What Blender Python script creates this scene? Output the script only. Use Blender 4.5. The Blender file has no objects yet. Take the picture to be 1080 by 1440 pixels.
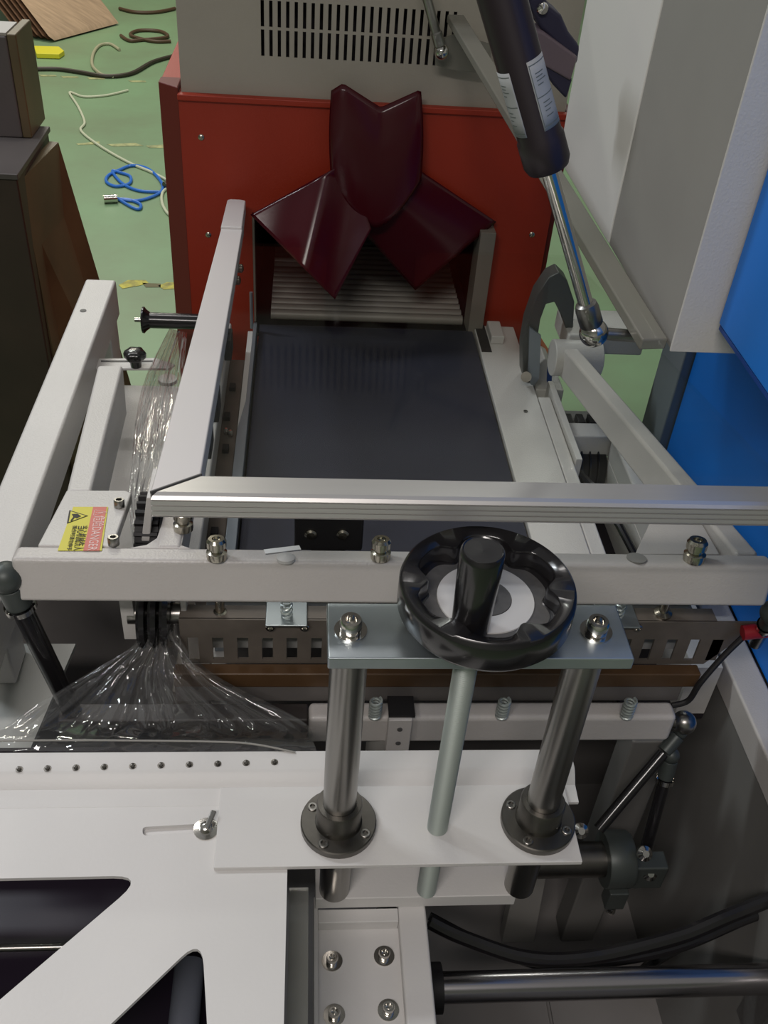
import bpy, bmesh, math, random
from mathutils import Vector, Matrix

random.seed(7)
SC = bpy.context.scene
COL = SC.collection
PI = math.pi

# ------------------------------------------------------------------ camera
CAM_H = 1.75
_V = Vector((-143.0, 1680.0)); _D = Vector((-100.0, -1090.0))
F = math.sqrt(-_V.dot(_D))                       # focal length in pixels of the 1080 x 1440 frame
_n = Vector((_V.x, _V.y, F)).normalized(); _d = Vector((_D.x, _D.y, F)).normalized()
_Z = -_n; _Y = _d; _X = _Y.cross(_Z)
RW = Matrix((_X, _Y, _Z))                        # camera (right, down, forward) -> world
CAM = Vector((0, 0, CAM_H))
cd = bpy.data.cameras.new('camera'); cam = bpy.data.objects.new('camera', cd); COL.objects.link(cam)
cd.sensor_fit = 'VERTICAL'; cd.sensor_height = 36.0; cd.lens = F / 1440 * 36.0
cd.clip_start = 0.02; cd.clip_end = 100
m = Matrix.Identity(4)
r_, u_, b_ = RW @ Vector((1, 0, 0)), RW @ Vector((0, -1, 0)), RW @ Vector((0, 0, -1))
for i in range(3):
    m[i][0], m[i][1], m[i][2], m[i][3] = r_[i], u_[i], b_[i], CAM[i]
cam.matrix_world = m
SC.camera = cam

# ------------------------------------------------------------------ world, lamps, exposure
w = bpy.data.worlds.new('hall_air'); SC.world = w; w.use_nodes = True
bg = w.node_tree.nodes['Background']; bg.inputs[0].default_value = (0.90, 0.90, 0.88, 1); bg.inputs[1].default_value = 0.26
SC.view_settings.view_transform = 'Standard'; SC.view_settings.look = 'None'
SC.view_settings.gamma = 1.0; SC.view_settings.use_curve_mapping = False
SC.view_settings.exposure = -0.10

def lamp(x, y, z, sx, sy, watts, col=(1, .96, .9), name='overhead_area_lamp', aim=None):
    l = bpy.data.lights.new(name, 'AREA'); l.shape = 'RECTANGLE'; l.size = sx; l.size_y = sy; l.energy = watts; l.color = col
    o = bpy.data.objects.new(name, l); COL.objects.link(o); o.location = (x, y, z)
    if aim: o.rotation_euler = (Vector(aim) - Vector((x, y, z))).to_track_quat('-Z', 'Y').to_euler()
    return o
# rows of fluorescent battens under the hall roof, one lamp added for the film
lamp(-0.60, -0.95, 3.1, 1.3, 0.22, 38, (1, .93, .89))
lamp(-0.70, 2.5, 3.6, 1.3, 0.22, 16, (1, .96, .93))  # extra lamp added to bring highlights onto the film
lamp(-2.4, 2.2, 3.8, 1.3, 0.22, 60, (.90, .95, 1))
lamp(-1.6, 5.2, 3.8, 1.3, 0.22, 46, (.97, 1, .92))
lamp(1.6, 5.2, 3.8, 1.3, 0.22, 30, (.97, 1, .92))
lamp(-1.8, 8.0, 3.8, 1.3, 0.22, 85, (1, .93, .76))

# ------------------------------------------------------------------ pixel -> place helpers (used to survey where things stand)
def ray(x, y): return RW @ Vector((x - 540, y - 720, F))
def PZ(x, y, z): r = ray(x, y); return CAM + r * ((z - CAM_H) / r.z)
def PY(x, y, v): r = ray(x, y); return CAM + r * (v / r.y)
def PX(x, y, v): r = ray(x, y); return CAM + r * (v / r.x)
def PP(x, y, a, b): r = ray(x, y); return CAM + r * ((a - CAM_H) / (r.z - b * r.y))      # plane z = a + b*Y

# ------------------------------------------------------------------ materials
MATS = {}
def mat(name, col, rough=.5, metal=0.0, spec=.5, noise=0.0, nscale=40, bump=0.0, bscale=200, coat=0, col2=None, stretch=None):
    if name in MATS: return MATS[name]
    M = bpy.data.materials.new(name); M.use_nodes = True; nt = M.node_tree; p = nt.nodes['Principled BSDF']
    p.inputs['Base Color'].default_value = (*col, 1); p.inputs['Roughness'].default_value = rough
    p.inputs['Metallic'].default_value = metal; p.inputs['Specular IOR Level'].default_value = spec
    p.inputs['Coat Weight'].default_value = coat
    if noise or bump:
        tc = nt.nodes.new('ShaderNodeTexCoord'); mp = nt.nodes.new('ShaderNodeMapping')
        nt.links.new(tc.outputs['Object'], mp.inputs[0])
        if stretch: mp.inputs['Scale'].default_value = stretch
    if noise:
        n = nt.nodes.new('ShaderNodeTexNoise'); n.inputs['Scale'].default_value = nscale; n.inputs['Detail'].default_value = 5
        nt.links.new(mp.outputs[0], n.inputs[0])
        r = nt.nodes.new('ShaderNodeValToRGB'); r.color_ramp.elements[0].position = .3; r.color_ramp.elements[1].position = .7
        c2 = col2 or tuple(c * (1 - noise) for c in col)
        r.color_ramp.elements[0].color = (*c2, 1); r.color_ramp.elements[1].color = (*col, 1)
        nt.links.new(n.outputs[0], r.inputs[0]); nt.links.new(r.outputs[0], p.inputs['Base Color'])
    if bump:
        n2 = nt.nodes.new('ShaderNodeTexNoise'); n2.inputs['Scale'].default_value = bscale; n2.inputs['Detail'].default_value = 3
        nt.links.new(mp.outputs[0], n2.inputs[0])
        b = nt.nodes.new('ShaderNodeBump'); b.inputs['Strength'].default_value = bump; b.inputs['Distance'].default_value = .002
        nt.links.new(n2.outputs[0], b.inputs['Height']); nt.links.new(b.outputs[0], p.inputs['Normal'])
    MATS[name] = M; return M

def clear(name, tint, gloss, rough, haze=0.0, hazecol=(.7, .7, .7), ior=1.45):
    M = bpy.data.materials.new(name); M.use_nodes = True; nt = M.node_tree; nt.nodes.clear()
    o = nt.nodes.new('ShaderNodeOutputMaterial'); t = nt.nodes.new('ShaderNodeBsdfTransparent'); t.inputs[0].default_value = (*tint, 1)
    g = nt.nodes.new('ShaderNodeBsdfGlossy'); g.inputs['Roughness'].default_value = rough; g.inputs[0].default_value = (1, 1, 1, 1)
    fr = nt.nodes.new('ShaderNodeFresnel'); fr.inputs[0].default_value = ior
    mu = nt.nodes.new('ShaderNodeMath'); mu.operation = 'MULTIPLY'; mu.inputs[1].default_value = gloss
    nt.links.new(fr.outputs[0], mu.inputs[0])
    last = t
    if haze:
        d = nt.nodes.new('ShaderNodeBsdfDiffuse'); d.inputs[0].default_value = (*hazecol, 1)
        mh = nt.nodes.new('ShaderNodeMixShader'); mh.inputs[0].default_value = haze
        nt.links.new(t.outputs[0], mh.inputs[1]); nt.links.new(d.outputs[0], mh.inputs[2]); last = mh
    mx = nt.nodes.new('ShaderNodeMixShader'); nt.links.new(mu.outputs[0], mx.inputs[0])
    nt.links.new(last.outputs[0], mx.inputs[1]); nt.links.new(g.outputs[0], mx.inputs[2]); nt.links.new(mx.outputs[0], o.inputs[0])
    MATS[name] = M; return M

M_white = mat('white_powder_coat', (.62, .60, .575), .38, bump=.25, bscale=420, noise=.05, nscale=9)
M_cream = mat('cream_powder_coat', (.57, .54, .515), .34, bump=.2, bscale=420, noise=.05, nscale=12)
M_table = mat('satin_white_paint', (.66, .645, .63), .45, noise=.05, nscale=7, bump=.08, bscale=300)
M_grey = mat('grey_paint', (.30, .29, .27), .55, noise=.06, nscale=10)
M_pan = mat('grey_pan_paint', (.23, .215, .205), .6, noise=.2, nscale=6)
M_hood = mat('warm_grey_powder_coat', (.37, .34, .285), .6, bump=.15, bscale=350, noise=.05, nscale=12)
M_orange = mat('orange_red_powder_coat', (.35, .026, .006), .5, bump=.15, bscale=350, noise=.08, nscale=10)
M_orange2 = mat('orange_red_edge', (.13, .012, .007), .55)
M_maroon = mat('maroon_liner', (.055, .006, .006), .55)
M_curtain = mat('glossy_dark_red_sheet', (.055, .0018, .006), .20, spec=.4, bump=.10, bscale=25)
M_belt = mat('dark_navy_belt', (.026, .028, .046), .55, bump=.25, bscale=900, noise=.15, nscale=14)
M_alu = mat('anodised_aluminium', (.62, .605, .59), .36, metal=.75, noise=.04, nscale=30, stretch=(.3, 4, 4))
M_steel = mat('ground_steel', (.34, .33, .31), .30, metal=1, noise=.25, nscale=60, stretch=(1, 1, .08))
M_steeld = mat('dark_steel', (.17, .16, .145), .38, metal=1, noise=.25, nscale=50)
M_zinc = mat('blue_zinc_plate', (.50, .55, .56), .30, metal=.9, noise=.28, nscale=14, col2=(.36, .40, .43))
M_zincr = mat('zinc_screw', (.55, .60, .575), .38, metal=.7)
M_chrome = mat('chrome', (.62, .60, .56), .14, metal=1)
M_brass = mat('nickel_fastener', (.46, .43, .36), .22, metal=1)
M_black = mat('black_plastic', (.012, .011, .012), .22, spec=.6, coat=.2)
M_blackm = mat('black_matt', (.010, .009, .010), .6)
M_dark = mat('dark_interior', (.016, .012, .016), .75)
M_gasblk = mat('black_gas_tube', (.022, .014, .018), .35, spec=.5)
M_dgrey = mat('dark_grey_disc', (.10, .097, .094), .5, noise=.2, nscale=200)
M_ring = mat('pale_ring', (.55, .54, .52), .5)
M_blue = mat('blue_paint', (.008, .21, .78), .5, noise=.12, nscale=5)
M_blued = mat('dark_blue_paint', (.003, .05, .26), .5)
M_tape = mat('brown_ptfe_tape', (.115, .062, .028), .4, noise=.3, nscale=30)
M_jaw = mat('brown_grey_steel', (.17, .145, .122), .42, metal=.2, noise=.3, nscale=25)
M_yel = mat('sticker_yellow', (.66, .60, .055), .45)
M_red = mat('sticker_red', (.62, .16, .13), .45)
M_pink = mat('sticker_print_pale', (.80, .58, .55), .5)
M_ink = mat('black_ink', (.03, .028, .02), .6)
M_label = mat('label_paper', (.42, .43, .44), .55, noise=.12, nscale=60)
M_wood = mat('pale_plywood', (.55, .38, .25), .7, noise=.3, nscale=8, stretch=(1, 6, 1))
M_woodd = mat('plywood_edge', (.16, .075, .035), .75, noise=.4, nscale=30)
M_cabbr = mat('dark_brown_laminate', (.055, .033, .026), .5, noise=.35, nscale=5)
M_olive = mat('scuffed_brown_panel', (.17, .125, .065), .45, noise=.45, nscale=5, col2=(.085, .066, .034))
M_boxgr = mat('grey_carton', (.13, .115, .115), .7, noise=.12, nscale=12)
M_cabtop = mat('dark_grey_top', (.10, .088, .085), .45, noise=.2, nscale=6)
M_hoseb = mat('blue_hose', (.03, .17, .62), .35)
M_cordw = mat('pale_cord', (.62, .63, .46), .5)
M_cordk = mat('dark_cord', (.045, .035, .022), .5)
M_tapey = mat('yellow_floor_tape', (.62, .55, .07), .55, noise=.45, nscale=30, col2=(.22, .2, .07))
M_tapep = mat('pale_floor_tape', (.52, .52, .24), .6, noise=.5, nscale=25, col2=(.20, .22, .11))
M_navy = mat('navy_cloth', (.02, .018, .045), .7)
M_plum = mat('grey_plum_plate', (.14, .105, .125), .5)
M_steelbl = mat('bluish_steel', (.30, .34, .38), .35, metal=.6)
M_cond = mat('grey_green_clamp', (.065, .075, .07), .45, metal=.3)
M_redk = mat('red_sleeve', (.36, .012, .02), .45)
M_acry = clear('clear_acrylic', (.975, .985, .97), .05, .06)
M_acrye = clear('acrylic_edge', (.62, .63, .58), .5, .15, haze=.62, hazecol=(.27, .26, .225))
M_film = clear('clear_shrink_film', (.92, .925, .92), 4.6, .05, haze=.06, hazecol=(.6, .6, .6), ior=1.28)

def green_floor():
    M = bpy.data.materials.new('green_epoxy'); M.use_nodes = True; nt = M.node_tree; p = nt.nodes['Principled BSDF']
    tc = nt.nodes.new('ShaderNodeTexCoord'); n = nt.nodes.new('ShaderNodeTexNoise'); n.inputs['Scale'].default_value = 1.3; n.inputs['Detail'].default_value = 8
    n.inputs['Roughness'].default_value = .65
    nt.links.new(tc.outputs['Object'], n.inputs[0]); r = nt.nodes.new('ShaderNodeValToRGB')
    r.color_ramp.elements[0].position = .35; r.color_ramp.elements[0].color = (.20, .275, .155, 1)
    r.color_ramp.elements[1].position = .62; r.color_ramp.elements[1].color = (.22, .35, .19, 1)
    nt.links.new(n.outputs[0], r.inputs[0]); nt.links.new(r.outputs[0], p.inputs['Base Color'])
    p.inputs['Roughness'].default_value = .42
    return M
M_floor = green_floor()

# ------------------------------------------------------------------ mesh builder
class MB:
    def __init__(s): s.v = []; s.f = []
    def add(s, vs, fs):
        o = len(s.v); s.v += [tuple(v) for v in vs]; s.f += [tuple(i + o for i in f) for f in fs]; return s
    def box(s, x0, x1, y0, y1, z0, z1):
        return s.add([(x0, y0, z0), (x1, y0, z0), (x1, y1, z0), (x0, y1, z0), (x0, y0, z1), (x1, y0, z1), (x1, y1, z1), (x0, y1, z1)],
                     [(0, 3, 2, 1), (4, 5, 6, 7), (0, 1, 5, 4), (1, 2, 6, 5), (2, 3, 7, 6), (3, 0, 4, 7)])
    def beam(s, p0, p1, w, h, up=(0, 0, 1), w1=None, h1=None):
        p0, p1, up = Vector(p0), Vector(p1), Vector(up); d = (p1 - p0).normalized()
        a = d.cross(up).normalized(); u = a.cross(d).normalized(); vs = []
        for p, ww, hh in ((p0, w, h), (p1, w1 or w, h1 or h)):
            for sx, sy in ((-1, -1), (1, -1), (1, 1), (-1, 1)): vs.append(p + a * sx * ww / 2 + u * sy * hh / 2)
        return s.add(vs, [(3, 2, 1, 0), (4, 5, 6, 7), (0, 1, 5, 4), (1, 2, 6, 5), (2, 3, 7, 6), (3, 0, 4, 7)])
    def prism(s, pts, vec):
        n = len(pts); vec = Vector(vec); pts = [Vector(p) for p in pts]
        return s.add(pts + [p + vec for p in pts], [tuple(range(n - 1, -1, -1)), tuple(range(n, 2 * n))] + [(i, (i + 1) % n, n + (i + 1) % n, n + i) for i in range(n)])
    def lathe(s, o, axis, prof, seg=28, cap=True):
        o, ax = Vector(o), Vector(axis).normalized()
        t = Vector((1, 0, 0)) if abs(ax.x) < .9 else Vector((0, 1, 0)); a = ax.cross(t).normalized(); b = ax.cross(a)
        vs = []; fs = []; k = len(prof)
        for i in range(seg):
            th = 2 * PI * i / seg; e = a * math.cos(th) + b * math.sin(th)
            for r, h in prof: vs.append(o + e * max(r, 1e-5) + ax * h)
        for i in range(seg):
            j = (i + 1) % seg
            for q in range(k - 1): fs.append((i * k + q, i * k + q + 1, j * k + q + 1, j * k + q))
        if cap:
            fs.append(tuple(i * k for i in range(seg - 1, -1, -1)) if False else tuple(i * k for i in range(seg))); fs.append(tuple(i * k + k - 1 for i in range(seg - 1, -1, -1)))
        return s.add(vs, fs)
    def cyl(s, p0, p1, r, seg=24, r1=None):
        p0, p1 = Vector(p0), Vector(p1); L = (p1 - p0).length
        return s.lathe(p0, p1 - p0, [(r, 0), (r if r1 is None else r1, L)], seg)
    def ball(s, c, r, seg=24, rings=12):
        return s.lathe(Vector(c), (0, 0, 1), [(r * math.sin(PI * i / rings), -r * math.cos(PI * i / rings)) for i in range(rings + 1)], seg, False)
    def tube(s, path, r, seg=10, sub=6):
        P = [Vector(p) for p in path]; pts = []
        for i in range(len(P) - 1):
            a, b, c, d = P[max(i - 1, 0)], P[i], P[i + 1], P[min(i + 2, len(P) - 1)]
            for k in range(sub):
                t = k / sub; pts.append(.5 * (2 * b + (c - a) * t + (2 * a - 5 * b + 4 * c - d) * t * t + (3 * b - a - 3 * c + d) * t ** 3))
        pts.append(P[-1]); vs = []; fs = []; n = None
        for i, p in enumerate(pts):
            d = (pts[min(i + 1, len(pts) - 1)] - pts[max(i - 1, 0)]).normalized()
            if n is None: n = d.orthogonal().normalized()
            n = (n - d * n.dot(d)); n = n.normalized() if n.length > 1e-6 else d.orthogonal().normalized(); b = d.cross(n)
            for k in range(seg): th = 2 * PI * k / seg; vs.append(p + (n * math.cos(th) + b * math.sin(th)) * r)
        for i in range(len(pts) - 1):
            for k in range(seg): fs.append((i * seg + k, i * seg + (k + 1) % seg, (i + 1) * seg + (k + 1) % seg, (i + 1) * seg + k))
        fs.append(tuple(range(seg - 1, -1, -1))); fs.append(tuple((len(pts) - 1) * seg + k for k in range(seg)))
        return s.add(vs, fs)
    def grid(s, fn, nu, nv):
        vs = [fn(i / nu, j / nv) for j in range(nv + 1) for i in range(nu + 1)]
        return s.add(vs, [(j * (nu + 1) + i, j * (nu + 1) + i + 1, (j + 1) * (nu + 1) + i + 1, (j + 1) * (nu + 1) + i) for j in range(nv) for i in range(nu)])
    def build(s, name, material, parent=None, bevel=0.0, seg=2, solid=0.0, smooth=35):
        me = bpy.data.meshes.new(name); me.from_pydata(s.v, [], s.f); me.update()
        bm = bmesh.new(); bm.from_mesh(me); bmesh.ops.recalc_face_normals(bm, faces=bm.faces); bm.to_mesh(me); bm.free()
        for p in me.polygons: p.use_smooth = True
        me.set_sharp_from_angle(angle=math.radians(smooth))
        me.materials.append(material)
        o = bpy.data.objects.new(name, me); COL.objects.link(o)
        if parent is not None:
            o.parent = parent; o.matrix_parent_inverse = Matrix.Translation(-parent_loc(parent))
        if solid:
            md = o.modifiers.new('thickness', 'SOLIDIFY'); md.thickness = solid; md.offset = 0
        if bevel:
            md = o.modifiers.new('bevel', 'BEVEL'); md.width = bevel; md.segments = seg; md.limit_method = 'ANGLE'; md.angle_limit = math.radians(40); md.harden_normals = True
        return o

def parent_loc(p):
    l = Vector(p.location)
    return l
def tag(o, label, cat, group=None, kind=None):
    o['label'] = label; o['category'] = cat
    if group: o['group'] = group
    if kind: o['kind'] = kind
    return o
def thing(name, label, cat, loc=(0, 0, 0), group=None):
    o = bpy.data.objects.new(name, None); COL.objects.link(o); o.location = loc; o.empty_display_size = .05
    return tag(o, label, cat, group)
def put(src, delta, parent=None, sub=True):
    """copy of an object moved by delta, its children copied along"""
    c = src.copy(); COL.objects.link(c); d = Vector(delta)
    if parent is not None: c.parent = parent
    c.location = src.location + d
    for ch in src.children:
        k = ch.copy(); COL.objects.link(k); k.parent = c
    return c
def structure(o): o['kind'] = 'structure'; return o

def socket_screw(name, p, axis, r, h, parent, m=None, washer=0.0):
    """cap screw with a hex socket"""
    p = Vector(p); ax = Vector(axis).normalized()
    b = MB().lathe(p, ax, [(r * .96, 0), (r, h * .1), (r, h * .85), (r * .88, h), (r * .56, h), (r * .50, h * .45), (0, h * .42)], 20, False)
    o = b.build(name, m or M_chrome, parent)
    if washer:
        MB().lathe(p - ax * .0008, ax, [(washer, 0), (washer, .0022), (r * .9, .0022)], 24, False).build('washer', m or M_chrome, o)
    return o
def coil(name, p, axis, r, h, turns, wire, parent, m=None):
    p = Vector(p); ax = Vector(axis).normalized(); a = ax.orthogonal().normalized(); b = ax.cross(a); n = int(turns * 10)
    pts = [p + ax * h * i / n + (a * math.cos(2 * PI * i / 10) + b * math.sin(2 * PI * i / 10)) * r for i in range(n + 1)]
    return MB().tube(pts, wire, 6, 1).build(name, m or M_chrome, parent)
def knurled_nut(p, r, parent, axis=(0, 0, 1)):
    """stacked round nickel nut: base flange, neck, domed cap with a slot"""
    o = MB().lathe(p, axis, [(r * 1.0, 0), (r * 1.05, r * .25), (r * 1.05, r * .8), (r * .72, r * 1.0), (r * .72, r * 1.2), (r * .98, r * 1.35), (r * 1.0, r * 2.0), (r * .8, r * 2.3), (r * .45, r * 2.3), (r * .38, r * 2.05), (0, r * 2.05)], 22, False).build('thumb_nut', M_brass, parent)
    return o

# ================================================================== SETTING
fl = MB().box(-9, 9, -3, 14, -.1, 0).build('floor', M_floor); structure(fl)
wall_col = mat('hall_wall_paint', (.45, .46, .42), .8, noise=.05, nscale=2)
for nm, bx_ in (('wall_back', (-9, 9, 14, 14.2, -.1, 4.6)), ('wall_left', (-9.2, -9, -3, 14, -.1, 4.6)), ('wall_right', (9, 9.2, -3, 14, -.1, 4.6)), ('wall_front', (-9, 9, -3.2, -3, -.1, 4.6))):
    structure(MB().box(*bx_).build(nm, wall_col))
fl['label'] = 'worn green painted factory floor'

# ================================================================== HEAT TUNNEL
T = thing('shrink_tunnel', 'orange-red shrink tunnel with grey vented hood and roller bed behind the belt', 'machine', (.1, 2.0, 0))
YF = 1.62
OX0, OX1, OZ0, OZ1 = -.092, .332, .86, 1.105
FX0, FX1, FZ1 = -.205, .43, 1.293
pb = MB().box(FX0, OX0, YF, YF + .012, .35, FZ1).box(OX1, FX1, YF, YF + .012, .35, FZ1).box(OX0, OX1, YF, YF + .012, OZ1, FZ1).box(OX0, OX1, YF, YF + .012, .35, OZ0)
pb.build('front_panel', M_orange, T)
MB().box(FX0 - .001, FX1 + .001, YF - .006, YF + .01, FZ1 - .008, FZ1 + .002).build('top_lip', M_orange, T, bevel=.002)
MB().prism([(FX0, YF + .002, .35), (FX0 - .034, YF + .03, .35), (FX0 - .034, YF + .06, .35), (FX0, YF + .06, .35)], (0, 0, FZ1 - .35 + .01)).build('corner_post', M_orange2, T, bevel=.002)
MB().box(FX0 - .034, FX0, YF + .06, 2.6, .35, FZ1 + .006).build('side_panel', M_orange, T, bevel=.002)
MB().box(FX1 - .012, FX1 + .012, YF + .012, 2.6, .35, FZ1).build('side_panel', M_orange2, T, bevel=.002)
MB().box(FX0, FX1, YF + .012, 2.6, FZ1 - .012, FZ1).build('body_top', M_orange, T)
MB().box(FX0, FX1, 2.588, 2.6, .35, FZ1).build('back_panel', M_orange2, T)
# inside liner
for x_ in (OX0 - .004, OX1): MB().box(x_, x_ + .004, YF + .012, 2.45, OZ0, OZ1).build('side_liner', M_maroon, T)
MB().box(OX0, OX1, YF + .012, 2.45, OZ1, OZ1 + .004).build('top_liner', M_maroon, T)
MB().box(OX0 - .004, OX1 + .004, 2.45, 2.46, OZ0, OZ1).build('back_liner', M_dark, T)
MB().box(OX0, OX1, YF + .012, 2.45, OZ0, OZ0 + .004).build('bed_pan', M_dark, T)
MB().box(.304, .331, YF - .035, YF + .02, .90, 1.10).build('jamb', mat('jamb_grey', (.20, .18, .15), .5), T, bevel=.001)
MB().box(-.0915, -.088, YF - .006, YF + .02, .90, 1.10).build('jamb', mat('jamb_grey', (.2, .18, .15)), T)
ro = MB().cyl((OX0 + .03, YF + .03, .898), (OX1 - .03, YF + .03, .898), .0095, 14).build('roller', mat('roller_grey', (.30, .275, .245), .45, metal=.1), T)
for k in range(1, 22): put(ro, (0, .0235 * k, 0))
# hood with real slots
HX0, HX1, HY = FX0 + .004, FX1 - .004, YF + .012
sx0 = PY(369, 25, HY).x; sx1 = PY(640, 25, HY).x; ns = 24
z_hi, z_mid_hi, z_mid_lo, z_lo = PY(500, 8, HY).z, PY(500, 45, HY).z, PY(500, 49, HY).z, PY(500, 86, HY).z
b = MB(); t = .002
b.box(HX0, HX1, HY, HY + t, FZ1, z_lo).box(HX0, HX1, HY, HY + t, z_hi, 1.72)
sw = .0052; st = (sx1 - sx0) / (ns - 1)
for (za, zb) in ((z_lo, z_mid_lo), (z_mid_hi, z_hi)):
    xs = HX0
    for i in range(ns):
        c = sx0 + st * i; b.box(xs, c - sw / 2, HY, HY + t, za, zb); xs = c + sw / 2
    b.box(xs, HX1, HY, HY + t, za, zb)
b.box(HX0, HX1, HY, HY + t, z_mid_lo, z_mid_hi)
b.build('hood_front', M_hood, T)
MB().box(HX0, HX0 + .003, HY + t, 2.58, FZ1, 1.72).build('hood_side', M_hood, T)
MB().box(HX1 - .003, HX1, HY + t, 2.58, FZ1, 1.72).build('hood_side', M_hood, T)
MB().box(HX0, HX1, HY + t, 2.58, 1.717, 1.72).build('hood_top', M_hood, T)
MB().box(HX0, HX1, 2.577, 2.58, FZ1, 1.72).build('hood_back', M_hood, T)
MB().box(HX0 + .003, HX1 - .003, HY + .05, HY + .052, FZ1, 1.71).build('slot_shade', M_dark, T)  # dark sheet added for the shade behind the vent slots
for (px, py) in ((283, 193), (293, 330), (748, 330)):
    p = PY(px, py, YF); MB().lathe(p, (0, -1, 0), [(.005, 0), (.005, .001), (.003, .0025), (0, .003)], 14, False).build('panel_screw', M_brass, T)
for x in (-.15, .38):
    for y in (1.7, 2.5): MB().box(x - .03, x + .03, y - .03, y + .03, 0, .35).build('leg', M_orange2, T, bevel=.003)

# red plastic curtain folded up on the tunnel mouth
RC = thing('folded_curtain', 'glossy dark red plastic curtain folded like a bow over the tunnel mouth', 'curtain', (PY(530, 300, 1.6)))
def lerp(a, b, t): return a + (b - a) * t
def patch(A, B, C_, D, yfun):
    def fn(u, v):
        x = lerp(lerp(A[0], B[0], u), lerp(D[0], C_[0], u), v); y = lerp(lerp(A[1], B[1], u), lerp(D[1], C_[1], u), v)
        return PY(x, y, yfun(u, v))
    return fn
def ear(u): return 147 - 34 * max(0, 1 - abs(u - .13) / .42) - 24 * max(0, 1 - abs(u - .97) / .42) + 4
def colfn(u, v):
    x = lerp(466, 592, u) + 6 * math.sin(v * PI) * (u - .5); top = ear(u); bot = 320 - 66 * abs(2 * u - 1) ** 1.6
    return PY(x, lerp(top, bot, v), 1.585 - .020 * math.sin(PI * u) ** .7 * (.4 + .6 * v) + .018 * (1 - v) ** 3)
MB().grid(colfn, 26, 18).build('gathered_band', M_curtain, RC, solid=.002, smooth=80)
def flapfn(A, B, C_, D, base):
    f0 = patch(A, B, C_, D, lambda u, v: 0.0)
    def fn(u, v):
        x = lerp(lerp(A[0], B[0], u), lerp(D[0], C_[0], u), v); y = lerp(lerp(A[1], B[1], u), lerp(D[1], C_[1], u), v)
        return PY(x, y, base(u, v, x, y))
    return fn
def left_bulge(u, v, x, y):
    d_ = (x - 452) + (y - 270) * .235                        # px from the fold line running down the flap
    return 1.607 - .105 * max(0, (y - 245) / 175.0) - .030 / (1 + (d_ / 30.0) ** 2)
MB().grid(flapfn((490, 226), (352, 302), (471, 421), (522, 322), left_bulge), 30, 30).build('flap', M_curtain, RC, solid=.002, smooth=80)
MB().grid(flapfn((570, 226), (698, 312), (584, 408), (508, 322), lambda u, v, x, y: 1.606 - .022 * math.sin(PI * v) * (1 - .4 * u)), 22, 22).build('flap', M_curtain, RC, solid=.002, smooth=80)

# ================================================================== BELT CONVEYOR
BC = thing('belt_conveyor', 'narrow dark navy belt conveyor with white side rail feeding the orange tunnel', 'conveyor', (.12, 1.2, 0))
bz = .91; bx0, bx1 = -.08, .312
prof = []
r = .02
for i in range(9): a = PI / 2 + PI * i / 8; prof.append((bx0, .90 + r * math.cos(a), bz - r + r * math.sin(a)))
for i in range(9): a = -PI / 2 + PI * i / 8; prof.append((bx0, 1.58 + r * math.cos(a), bz - r + r * math.sin(a)))
MB().prism(prof, (bx1 - bx0, 0, 0)).build('belt', M_belt, BC)
# right rail
MB().box(.316, .392, .80, 1.60, .84, .914).build('side_rail', M_white, BC, bevel=.002)
MB().box(.3935, .416, .80, 1.36, .86, .911).build('side_rail', M_white, BC, bevel=.003)
MB().box(.418, .428, 1.17, 1.40, .86, .918).build('rail_strip', M_white, BC, bevel=.001)
MB().box(.338, .362, 1.53, 1.59, .914, .930).build('end_bracket', M_white, BC, bevel=.002)
MB().box(.318, .336, 1.50, 1.60, .9141, .9155).build('end_bracket', M_blackm, BC)
socket_screw('rail_screw', PZ(739, 579, .914), (0, 0, 1), .0035, .002, BC, M_steeld)
# left side rails and guards
MB().box(-.100, -.083, .74, 1.56, .86, .909).build('side_rail', M_white, BC, bevel=.001)
pl = [PY(341, 690, 0) if False else Vector((-.098, .78, .909)), Vector((-.098, 1.22, .909)), Vector((-.0895, 1.30, .909)), Vector((-.0895, 1.56, .909)), Vector((-.083, 1.56, .909)), Vector((-.083, .78, .909))]
MB().prism(pl, (0, 0, .018)).build('guide_strip', M_steelbl, BC, bevel=.001)
MB().cyl((-.093, 1.56, .915), (-.093, 1.56, .985), .003, 10).build('guide_pin', M_steelbl, BC)
MB().box(-.145, -.102, .74, 1.50, .85, .885).build('chain_guard', M_jaw, BC, bevel=.003)
MB().box(-.150, -.128, .9, 1.55, .885, .93).build('inner_rail', M_white, BC, bevel=.003)
for (x, y) in ((-.118, 1.02), (-.122, 1.12), (-.117, 1.22), (-.121, 1.31), (-.118, 1.40)):
    MB().box(x - .005, x + .005, y - .008, y + .008, .885, .893).build('chain_clip', M_blackm, BC, bevel=.001)
for (x, y) in ((-.112, 1.26), (-.119, 1.265)):
    MB().lathe((x, y, .885), (0, 0, 1), [(.004, 0), (.004, .008), (.002, .011), (0, .011)], 12, False).build('clip_screw', M_chrome, BC)
for x in (-.06, .36):
    for y in (1.06, 1.5): MB().box(x - .02, x + .02, y - .02, y + .02, 0, .84 if x > 0 else .86).build('leg', M_white, BC, bevel=.002)
# near white plates either side of the belt
p0 = PZ(343, 722, .93)
MB().box(-.083, -.058, .80, .90, .9105, .914).build('end_plate', M_white, BC, bevel=.001)
socket_screw('plate_screw', (-.075, .832, .914), (0, 0, 1), .005, .004, BC, M_blackm)
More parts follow.
